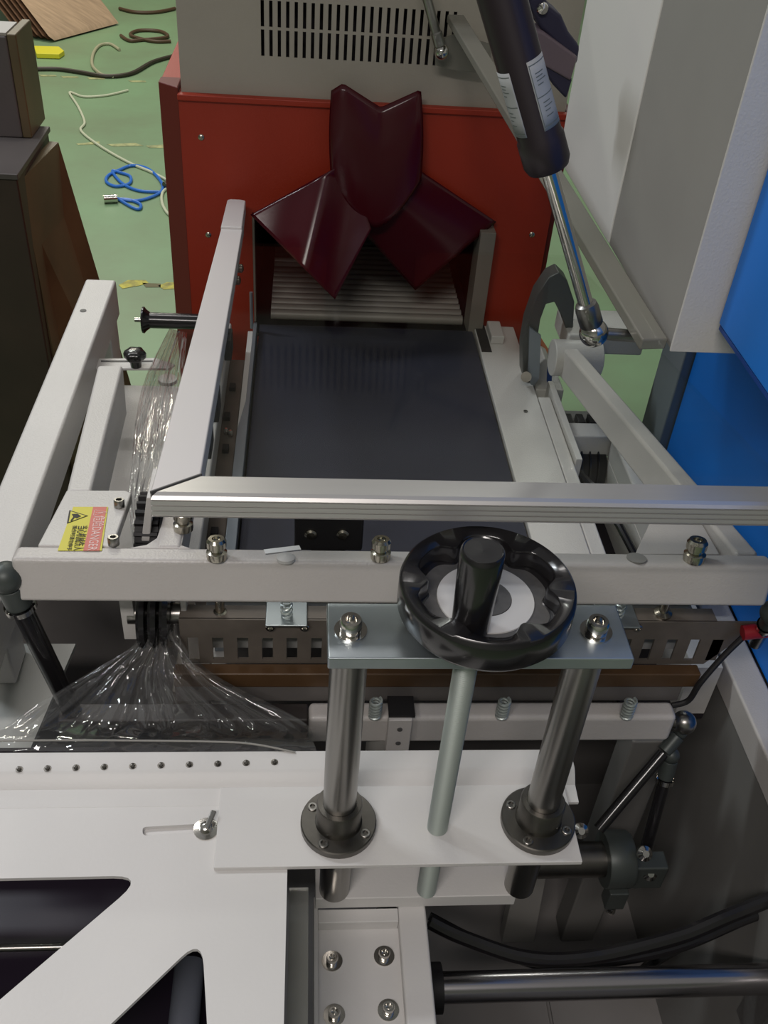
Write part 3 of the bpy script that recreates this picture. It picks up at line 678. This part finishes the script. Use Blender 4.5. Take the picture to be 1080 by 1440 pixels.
# lower plate and channel bracket under the adjuster
CHB = thing('channel_bracket', 'white bolted channel bracket and lower plate under the adjuster base', 'bracket', (.07, .36, .85))
MB().box(.020, .2195, .4925, .58, .850, .868).build('lower_plate', M_table, CHB, bevel=.001)
zc = .835
cxl, cxr = PZ(447, 1400, zc).x, PZ(612, 1400, zc + .02).x
MB().box(cxl, cxr - .002, .12, .492, zc - .006, zc).build('channel_floor', M_table, CHB, bevel=.0005)
MB().box(cxr - .028, cxr, .12, .505, zc, .8495).build('channel_flange', M_table, CHB, bevel=.003)
MB().box(cxl - .004, cxl, .12, .505, zc - .01, .8495).build('channel_flange', M_table, CHB, bevel=.0005)
MB().box(cxl, cxr - .028, .478, .492, zc, .8495).build('channel_end', M_table, CHB, bevel=.001)
MB().box(cxl + .02, cxl + .08, .20, .26, .366, zc - .006).build('pedestal', M_grey, CHB)
for (px, py) in ((467, 1352), (540, 1345), (470, 1428), (546, 1421)):
    socket_screw('channel_bolt', PZ(px, py, zc), (0, 0, 1), .0056, .009, CHB, M_chrome, washer=.0100)
# clear guard strip between table edge and channel
GG = thing('guard_strip', 'narrow clear plastic strip between the white table edge and bolted channel', 'strip', (.002, .3, .95))
MB().box(-.005, .012, .12, .462, .940, .943).build('strip', clear('clear_strip', (.80, .81, .78), 1.0, .12, haze=.30, hazecol=(.30, .30, .28)), GG)
MB().box(-.005, .012, .12, .462, .880, .884).build('strip_seat', M_grey, GG)

# ================================================================== LOWER JAW
LJ = thing('lower_jaw', 'cream lower sealing bar with springs and stop bracket behind the posts', 'sealing bar', (.2, .7, .87))
MB().box(.012, .431, .680, .705, .866, .910).build('jaw_bar', M_cream, LJ, bevel=.006, seg=3)
MB().box(-.262, .012, .690, .715, .86, .895).build('jaw_bar_dark', mat('dark_jaw_sleeve', (.045, .038, .036), .5), LJ, bevel=.003)
for px in (527, 705, 880): coil('spring', PY(px, 1008, .682), (0, 0, 1), .0062, .028, 6, .0016, LJ, M_zincr)
sbx = PY(562, 1020, .672).x
MB().box(sbx - .013, sbx + .013, .668, .680, .86, .921).build('stop_bracket', M_cream, LJ, bevel=.001)
MB().box(sbx - .013, sbx + .016, .672, .70, .921, .924).build('bracket_cap', M_blackm, LJ)
for z in (.906, .882): MB().lathe((sbx + .0, .668, z), (0, -1, 0), [(.003, 0), (.003, .001), (0, .0012)], 10, False).build('bracket_screw', M_dgrey, LJ)
MB().box(-.24, .25, .665, .67, .70, .85).build('jaw_skirt', M_dark, LJ)
jb = PY(962, 1016, .69)
MB().ball(jb, .014).build('ball_joint', M_steel, LJ); MB().cyl((.425, .692, .888), jb, .008, 14).build('joint_stud', M_steeld, LJ)
MB().cyl((.10, .70, .7), (.10, .70, .87), .02, 16).build('support_post', M_grey, LJ)

# cross shaft, clamp, tie rods under the jaw
SH = thing('cross_shaft', 'dark cross shaft with a grey-green clamp at its end under the jaw', 'shaft', (.3, .62, .7))
s1 = PY(865, 1208, .62); sz = s1.z
MB().cyl((.10, .62, sz), (s1.x + .004, .62, sz), .021, 28).build('shaft', M_steeld, SH)
MB().lathe((s1.x - .016, .62, sz), (1, 0, 0), [(.021, 0), (.033, .0005), (.034, .002), (.034, .030), (.032, .033), (.018, .034)], 32, False).build('clamp', M_cond, SH)
MB().box(s1.x - .010, s1.x + .014, .585, .605, sz - .055, sz - .02).build('clamp_lug', M_cond, SH, bevel=.002)
socket_screw('lug_screw', (s1.x, .59, sz - .055), (0, -.2, -1), .006, .010, SH, M_chrome)
MB().box(s1.x + .014, s1.x + .06, .60, .625, sz - .035, sz + .01).build('crank', M_cond, SH, bevel=.003)
for (px, py) in ((815, 1168), (905, 1200), (912, 1228)): MB().lathe(PY(px, py, .605), (0, -.6, .8), [(.009, 0), (.009, .005), (.004, .009), (0, .009)], 14, False).build('nut', M_chrome, SH)
MB().cyl((.12, .62, .40), (.12, .62, sz - .01), .018, 20).build('shaft_stand', M_dgrey, SH)
tie_rod('slender black tie rod slanting from the lower jaw joint to the shaft clamp', PY(957, 1030, .70), PY(842, 1166, .63), .007, .008, collar=False)
tie_rod('short black tie rod with chrome lock nut hanging straight from the jaw joint', PY(944, 1062, .685), PY(908, 1195, .64), .0075, .010)

# ================================================================== MACHINE CABINET (open well below)
MC = thing('machine_cabinet', 'grey sheet-metal machine base with an open well under the sealing bars', 'machine base', (.1, .6, 0))
MB().box(-.60, .56, .12, 1.0, .34, .36).build('well_floor', M_pan, MC)
for (x0, x1, y0, y1) in ((.02, .19, .40, .62), (.195, .36, .40, .62), (.365, .54, .40, .62), (.02, .19, .20, .395), (.195, .36, .20, .395), (.365, .54, .20, .395)):
    MB().box(x0, x1, y0, y1, .36, .366).build('floor_panel', M_pan, MC, bevel=.001)
MB().prism([(.52, .12, .36), (.52, .95, .36), (.56, .95, .84), (.56, .12, .84)], (.012, 0, 0)).build('well_side', mat('well_grey', (.17, .165, .155), .55, noise=.12, nscale=5), MC)
MB().box(.555, .598, .12, 1.0, .80, .845).build('rim', M_cream, MC, bevel=.004)
MB().box(.40, .45, .70, .74, .36, .84).build('corner_post', mat('well_grey', (.26, .255, .24)), MC, bevel=.003)
MB().box(-.60, .56, .98, 1.0, .36, .83).build('well_back', M_pan, MC)
MB().box(-.60, .58, .10, .12, 0, .86).build('front_wall', M_white, MC)
MB().box(-.62, -.60, .10, 1.0, 0, .95).build('left_wall', M_white, MC)
MB().box(.572, .598, .10, 1.0, 0, .80).build('right_wall', M_cream, MC)
MB().prism([(.31, .70, .36), (.36, .70, .36), (.33, .705, .80), (.30, .705, .80)], (0, .02, 0)).build('brace', M_grey, MC, bevel=.002)
ys = .481
CS = thing('guide_shaft', 'bright round steel guide shaft spanning the open well', 'shaft', (.35, ys, .7))
MB().cyl((.10, ys, .70), (.575, ys, .70), .0165, 32).build('shaft', mat('guide_shaft_steel', (.42, .40, .41), .22, metal=1), CS)
MB().cyl((.10, ys, .70), (.16, ys, .70), .026, 24).build('bush', M_blackm, CS)
for x in (.115, .55): MB().box(x - .012, x + .012, ys - .02, ys + .02, .366, .69).build('stand', M_dgrey, CS)
def cable(name, label, pts, r, z, m=M_black):
    o = MB().tube([PZ(x, y, zz) for x, y, zz in pts], r, 10, 8).build(name, m); return tag(o, label, 'cable')
cable('power_cable', 'thick black cable sagging across the open well', [(604, 1296, .72), (650, 1318, .71), (740, 1347, .70), (830, 1346, .70), (950, 1318, .72), (1020, 1290, .74), (1100, 1258, .76)], .0085, .7)
cable('power_cable', 'thinner black cable running just below the thick one', [(604, 1288, .67), (670, 1322, .66), (760, 1358, .655), (870, 1352, .66), (960, 1332, .67), (1050, 1294, .69), (1100, 1278, .70)], .005, .7)
cable('power_cable', 'short black cable hanging under the thick cable by the guide shaft', [(985, 1315, .64), (930, 1345, .62), (905, 1365, .58)], .007, .7)

# below the table: dark box for the interior shade, rod and roller
UT = thing('film_cradle', 'dark box added for the shaded interior, with steel rollers seen through the table cutouts', 'tray', (-.3, .4, .8))
MB().box(-.59, -.02, .13, .62, .80, .81).build('tray', mat('purple_black_shade', (.016, .010, .02), .35), UT)  # dark box sides stand in for shade below the cutouts
ry_ = PZ(100, 1331, .86).y; rx_ = PZ(258, 1400, .86).x
MB().cyl((-.59, ry_, .86), (-.03, ry_, .86), .0035, 16).build('cross_rod', M_steel, UT)
MB().cyl((rx_, .14, .835), (rx_, ry_ - .006, .835), .014, 24).build('roller', mat('blue_grey_tube', (.13, .14, .17), .3), UT)
MB().box(-.60, -.59, .13, .62, .80, .90).build('shade_end', M_dark, UT)
MB().box(-.59, -.02, .61, .62, .81, .94).build('shade_back', M_dark, UT)
for x_ in (-.56, -.06): MB().box(x_ - .01, x_ + .01, .3, .32, .36, .80).build('leg', M_dgrey, UT)

# ================================================================== LEFT SIDE: film frame, spool, knob
FFm = thing('outer_beam', 'long white square beam on the outer side of the film roll', 'frame', (-.335, 1.2, .9))
MB().box(-.360, -.311, .64, 1.50, .965, 1.0285).build('beam', M_white, FFm, bevel=.004, seg=3)
MB().box(-.356, -.316, 1.43, 1.495, 0, .965).build('upright', M_white, FFm, bevel=.003)
MB().box(-.356, -.316, .74, .79, .8975, .965).build('upright', M_white, FFm, bevel=.003)
MB().lathe((PZ(117, 437, 1.0285)), (0, 0, 1), [(.005, 0), (.005, .0006), (0, .0008)], 12, False).build('hole_plug', M_dgrey, FFm)
FD = thing('film_deck', 'white flat deck under the wrinkled film between the beams', 'panel', (-.2, 1.2, .88))
MB().box(-.308, -.17, .98, 1.42, .868, .875).build('deck', M_white, FD, bevel=.001)
MB().cyl((-.232, 1.445, .868), (-.232, 1.445, .875), .016, 20).build('deck_pad', M_white, FD)
for x in (-.30, -.18): MB().box(x - .006, x + .006, 1.0, 1.02, .0, .868).build('leg', M_white, FD)
LT = thing('side_tray', 'pale grey tray below the outer beam beside the black tie rod', 'tray', (-.33, .7, .87))
MB().prism([(-.56, .62, .862), (-.30, .62, .862), (-.262, .80, .90), (-.56, .80, .90)], (0, 0, -.006)).build('tray', mat('tray_grey', (.50, .51, .48), .45, noise=.2, nscale=4), LT)
MB().box(-.56, -.30, .616, .622, .83, .862).build('tray_lip', M_white, LT, bevel=.001)
KN = thing('clamp_knob', 'black star knob on a slotted white bracket beside the outer beam', 'knob', (-.254, 1.29, .95))
kp = PY(190, 502, 1.29)
MB().prism([PZ(x, y, kp.z - .016) for x, y in ((131, 504), (218, 503), (246, 512), (240, 518), (134, 518))], (0, 0, -.004)).build('bracket', M_white, KN, bevel=.001)
MB().prism([PZ(x, y, kp.z - .0158) for x, y in ((142, 507), (215, 507), (215, 509), (142, 509))], (0, 0, .0006)).build('slot', M_dgrey, KN)
hb = MB(); kv = []; seg = 60
pr = [(.008, -.016), (.009, -.006), (.012, -.004), (.0155, 0), (.0160, .006), (.0140, .010), (.008, .012), (0, .0122)]
hb.add([(kp.x + rr * (1 + (.07 * math.cos(6 * 2 * PI * i / seg) if rr > .011 else 0)) * math.cos(2 * PI * i / seg), kp.y + rr * (1 + (.07 * math.cos(6 * 2 * PI * i / seg) if rr > .011 else 0)) * math.sin(2 * PI * i / seg), kp.z + hh) for i in range(seg) for rr, hh in pr],
       [(i * 8 + j, i * 8 + j + 1, ((i + 1) % seg) * 8 + j + 1, ((i + 1) % seg) * 8 + j) for i in range(seg) for j in range(7)])
hb.build('knob', M_black, KN, smooth=50)
SPL = thing('film_spool', 'black flanged film spool end beside the tunnel corner', 'spool', PY(235, 451, 1.5))
p_a, p_b = PY(203, 450, 1.5), PY(285, 452, 1.5)
MB().cyl(p_a, (p_b.x, p_a.y, p_a.z), .0135, 22).build('tube', M_black, SPL)
MB().lathe(p_a, (1, 0, 0), [(.003, -.004), (.022, -.003), (.0225, .0), (.018, .004), (.0135, .010)], 28, False).build('flange', M_black, SPL)
MB().cyl(p_a - Vector((.016, 0, 0)), p_a, .004, 12).build('spindle_tip', M_chrome, SPL)

# toothed pulley and film wheel near the bar's left end
PU = thing('timing_pulley', 'black toothed pulley behind the cream bar beside a white guard', 'pulley', (-.15, .78, 1.06))
def toothed(X0, X1, Yc, Zc, r, n):
    b_ = MB(); P = []
    for i in range(n):
        for da, rr in ((0, r), (.3, r), (.4, r * .88), (.9, r * .88)):
            a = 2 * PI * (i + da) / n; P.append((X0, Yc + rr * math.cos(a), Zc + rr * math.sin(a)))
    b_.prism(P, (X1 - X0, 0, 0)); return b_
toothed(-.171, -.147, .80, 1.068, .048, 24).build('toothed_rim', M_blackm, PU)
MB().cyl((-.146, .80, 1.068), (-.142, .80, 1.068), .042, 32).build('side_flange', M_black, PU)
MB().prism([PY(x, y, .765) for x, y in ((206, 700), (216, 700), (209, 775), (197, 775))], (0, .05, 0)).build('guard', M_white, PU, bevel=.001)
FW = thing('rubber_roller_wheel', 'black ribbed rubber film wheel below the cream bar under the film', 'wheel', (-.155, .74, 1.0))
fw = PY(222, 872, .745)
for k in range(3):
    MB().lathe((fw.x - .018 + k * .012, .745, fw.z + .01), (1, 0, 0), [(.02, 0), (.036, .001), (.038, .004), (.036, .009), (.02, .010)], 36, False).build('rib_disc', M_black, FW)
MB().cyl((fw.x - .03, .745, fw.z + .01), (fw.x + .04, .745, fw.z + .01), .012, 20).build('axle', M_steel, FW)
MB().box(fw.x - .036, fw.x - .022, .735, .75, fw.z - .02, 1.06).build('bracket_arm', M_white, FW, bevel=.001)
MB().box(fw.x + .027, fw.x + .033, .735, .75, fw.z - .01, 1.06).build('bracket_arm', M_white, FW, bevel=.001)

# ================================================================== SHRINK FILM
rows = [((238, 462), (262, 468), 1.42), ((205, 530), (256, 535), 1.22), ((190, 590), (250, 600), 1.08), ((184, 650), (232, 665), .965), ((180, 715), (214, 718), .875), ((188, 790), (228, 790), .80), ((196, 862), (246, 862), .742), ((190, 905), (252, 905), .703), ((118, 955), (305, 958), .672), ((20, 1015), (425, 1022), .625), ((-14, 1040), (440, 1045), .598), ((-30, 1056), (446, 1058), .587)]
def filmfn(u, v):
    t_ = v * (len(rows) - 1); i = min(int(t_), len(rows) - 2); f_ = t_ - i
    def row(k):
        k = max(0, min(len(rows) - 1, k)); a, b, Yk = rows[k]; return Vector((lerp(a[0], b[0], u), lerp(a[1], b[1], u), Yk))
    p0, p1, p2, p3 = row(i - 1), row(i), row(i + 1), row(i + 2)
    p = .5 * (2 * p1 + (p2 - p0) * f_ + (2 * p0 - 5 * p1 + 4 * p2 - p3) * f_ * f_ + (3 * p1 - p0 - 3 * p2 + p3) * f_ ** 3)
    ridge = sum(a_ * (1 - abs(math.sin(u * f__ + ph + .8 * math.sin(v * 5 + ph)))) ** 7 for a_, f__, ph in ((.9, 13, .4), (.7, 21, 1.9), (.5, 34, 2.7)))
    fold = (ridge + math.sin(u * 31 + 2.0 * math.sin(v * 6)) * .5 + math.sin(u * 53 + v * 9 + 1) * .3 + (.22 if v < .55 else .04) * math.sin(u * 97 + 4 * math.sin(v * 40)) * math.sin(v * 61 + u * 13) + .35 * math.sin(u * 17 + v * 23))
    amp = .0065 * min(1, (1 - v) * 5) * (1.5 if v > .62 else 1.0)
    w_ = PY(p.x, p.y, p.z); 
    return w_ + Vector((0, -1, .5)) * (fold * amp - amp)
fo = MB().grid(filmfn, 110, 150).build('shrink_film', M_film, None, smooth=180)
tag(fo, 'clear wrinkled shrink film gathered behind the bar and fanning out to the pin row', 'film')
fe = MB().tube([PZ(-30, 1042, .99), PZ(120, 1041, .99), PZ(300, 1043, .99), PZ(360, 1047, .989), (PZ(415, 1058, .986))], .0010, 8).build('film_hem', mat('film_hem_grey', (.30, .29, .27), .3), None)
tag(fe, 'thin pale folded hem of film lying along the table back', 'film')

# ================================================================== BACKGROUND LEFT
BR = thing('brown_cabinet', 'dark brown cabinet with a scuffed panel leaning on its side', 'cabinet', (-1.2, 3.0, 0))
zc_ = 1.0
c_near = PZ(24, 252, 1.0); c_far = PZ(66, 186, 1.0)
bxr = c_near.x
MB().box(bxr - .9, bxr, c_near.y, c_far.y, 0, 1.0).build('body', M_cabbr, BR, bevel=.004)
MB().box(bxr - .9, bxr + .004, c_near.y - .006, c_far.y + .006, 1.0, 1.012).build('top', M_cabtop, BR, bevel=.002)
a_, b2 = PZ(29, 254, .985), PZ(82, 200, .99)
far_b = PZ(140, 398, 0.0)
nb = Vector((a_.x + .02, a_.y - .0, 0)); fbm = Vector((b2.x + .15, b2.y + .02, 0))
MB().prism([a_, b2, fbm, nb], (-.02, .004, 0)).build('side_panel', M_olive, BR)
GB = thing('grey_carton', 'plain grey carton standing on the brown cabinet', 'carton', (bxr - .3, c_near.y + .5, 1.012))
g0 = PZ(45, 195, 1.012)
gp = PY(28, 52, g0.y)
MB().box(g0.x - .6, g0.x - .02, g0.y, g0.y + .10, 1.012, gp.z).build('body', M_boxgr, GB, bevel=.004)
MB().box(g0.x - .02, g0.x, g0.y + .002, g0.y + .14, 1.012, gp.z + .004).build('side_flap', M_olive, GB, bevel=.003)
MB().box(g0.x - .6, g0.x - .02, g0.y + .002, g0.y + .10, gp.z, gp.z + .006).build('lid', mat('carton_top', (.42, .40, .37), .6), GB)

# plywood sheets leaning in a stack far behind
for k in range(6):
    x0 = 14 + k * 9
    pts = [PZ(x0, -8, .30 - .02 * k) if False else None]
    A0 = PZ(76 - 9 * k, 53 - 1.5 * k, .03); 
    p1 = Vector((A0.x, A0.y, .012 + .0)); ed = Vector((.34, .60, 0)); up_ = Vector((-.62, .60, .55))
    pl_ = [p1, p1 + ed, p1 + ed + up_, p1 + up_]
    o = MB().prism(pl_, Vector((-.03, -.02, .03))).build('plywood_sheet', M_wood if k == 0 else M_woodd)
    tag(o, 'pale plywood sheet leaning on top of the stack far behind' if k == 0 else ['', 'second plywood sheet of the leaning stack, directly under the pale one', 'third plywood sheet down in the leaning stack', 'fourth plywood sheet down in the leaning stack', 'plywood sheet next to the bottom of the leaning stack', 'bottom plywood sheet of the leaning stack'][k], 'board', 'leaning plywood sheets')
yo = MB().prism([PZ(x, y, .002) for x, y in ((48, 71), (84, 72), (91, 78), (84, 83), (52, 82))], (0, 0, .03)).build('yellow_strip', mat('bright_yellow', (.75, .68, .03), .5), bevel=.004)
tag(yo, 'bright yellow plastic strip lying on the floor near the plywood', 'strip')
def floorpath(name, label, cat, pix, r, m):
    o = MB().tube([PZ(x, y, r * 1.02) for x, y in pix], r, 8, 6).build(name, m); return tag(o, label, cat)
floorpath('pale_cable', 'pale thin cord lying in bends across the green floor', 'cord', [(180, 127), (150, 134), (118, 136), (98, 130), (110, 150), (119, 172), (114, 184), (140, 205), (180, 228), (215, 243), (240, 258), (229, 270), (228, 285), (236, 300), (252, 310)], .007, M_cordw)
floorpath('pale_hose', 'pale looped hose on the floor beside the dark cable', 'hose', [(168, 70), (155, 62), (140, 64), (131, 76), (130, 92), (140, 103), (150, 107), (160, 108)], .010, mat('faint_hose', (.42, .40, .26), .5))
floorpath('dark_cable', 'dark cable crossing the floor from the yellow strip to the tunnel', 'cable', [(44, 97), (80, 97), (110, 101), (150, 107), (185, 103), (215, 87), (246, 78)], .013, M_cordk)
floorpath('brown_cable', 'brown cable loop on the floor beside the grey hood', 'cable', [(170, 50), (182, 57), (200, 56), (235, 52), (225, 44), (195, 43), (184, 50), (215, 58), (240, 58)], .012, mat('brown_cord', (.09, .05, .025), .5))
floorpath('brown_cable', 'brown cable lying further back across the floor', 'cable', [(168, 12), (190, 17), (220, 17), (246, 12)], .013, mat('brown_cord', (.09, .05, .025)))
floorpath('blue_hose', 'coiled bright blue air hose on the green floor', 'hose', [(165, 279), (185, 291), (196, 294), (197, 287), (182, 281), (168, 280), (195, 282), (222, 273), (229, 262), (220, 247), (205, 236), (185, 233), (168, 239), (152, 247), (150, 256), (163, 262), (182, 258), (183, 248), (170, 243), (158, 241), (172, 258), (195, 268), (225, 270)], .0075, M_hoseb)
nz = MB().cyl(PZ(146, 280, .02), PZ(165, 279, .02), .019, 12).build('hose_nozzle', M_chrome); tag(nz, 'silver nozzle at the end of the blue hose', 'nozzle')
cl = MB().cyl(PZ(231, 261, .02), PZ(243, 258, .02), .018, 12).build('hose_coupling', M_steeld); tag(cl, 'dark coupling joining the blue hose and pale cord', 'coupling')
def tape(pix, m, label):
    o = MB().prism([PZ(x, y, .0008) for x, y in pix], (0, 0, .0008)).build('floor_tape', m); tag(o, label, 'tape', 'torn floor tape')
tape([(167, 401), (180, 394), (205, 394), (209, 398), (195, 402), (172, 406)], M_tapey, 'torn yellow tape scrap beside the end of the white beam')
tape([(222, 402), (235, 397), (268, 398), (268, 405), (230, 407)], M_tapey, 'torn yellow tape scrap beside the tunnel foot')
tape([(200, 398), (226, 399), (226, 404), (205, 404)], mat('dirty_tape', (.16, .14, .07), .7), 'dirty grey tape scrap between two yellow ones')
tape([(107, 202), (140, 199), (140, 203), (110, 204)], M_tapep, 'worn pale tape dash under the white cord'); tape([(150, 203), (190, 201), (202, 205), (160, 206)], M_tapep, 'worn pale tape dash above the blue hose'); tape([(205, 205), (240, 203), (240, 208), (210, 208)], M_tapep, 'worn pale tape dash meeting the tunnel')
for k, (x, y) in enumerate(((54, 105), (85, 107), (122, 109), (180, 113), (222, 115))):
    tape([(x, y), (x + 24, y + .5), (x + 26, y + 2.5), (x + 4, y + 2.5)], M_tapep, 'worn pale tape dash in the far row along the dark cable')
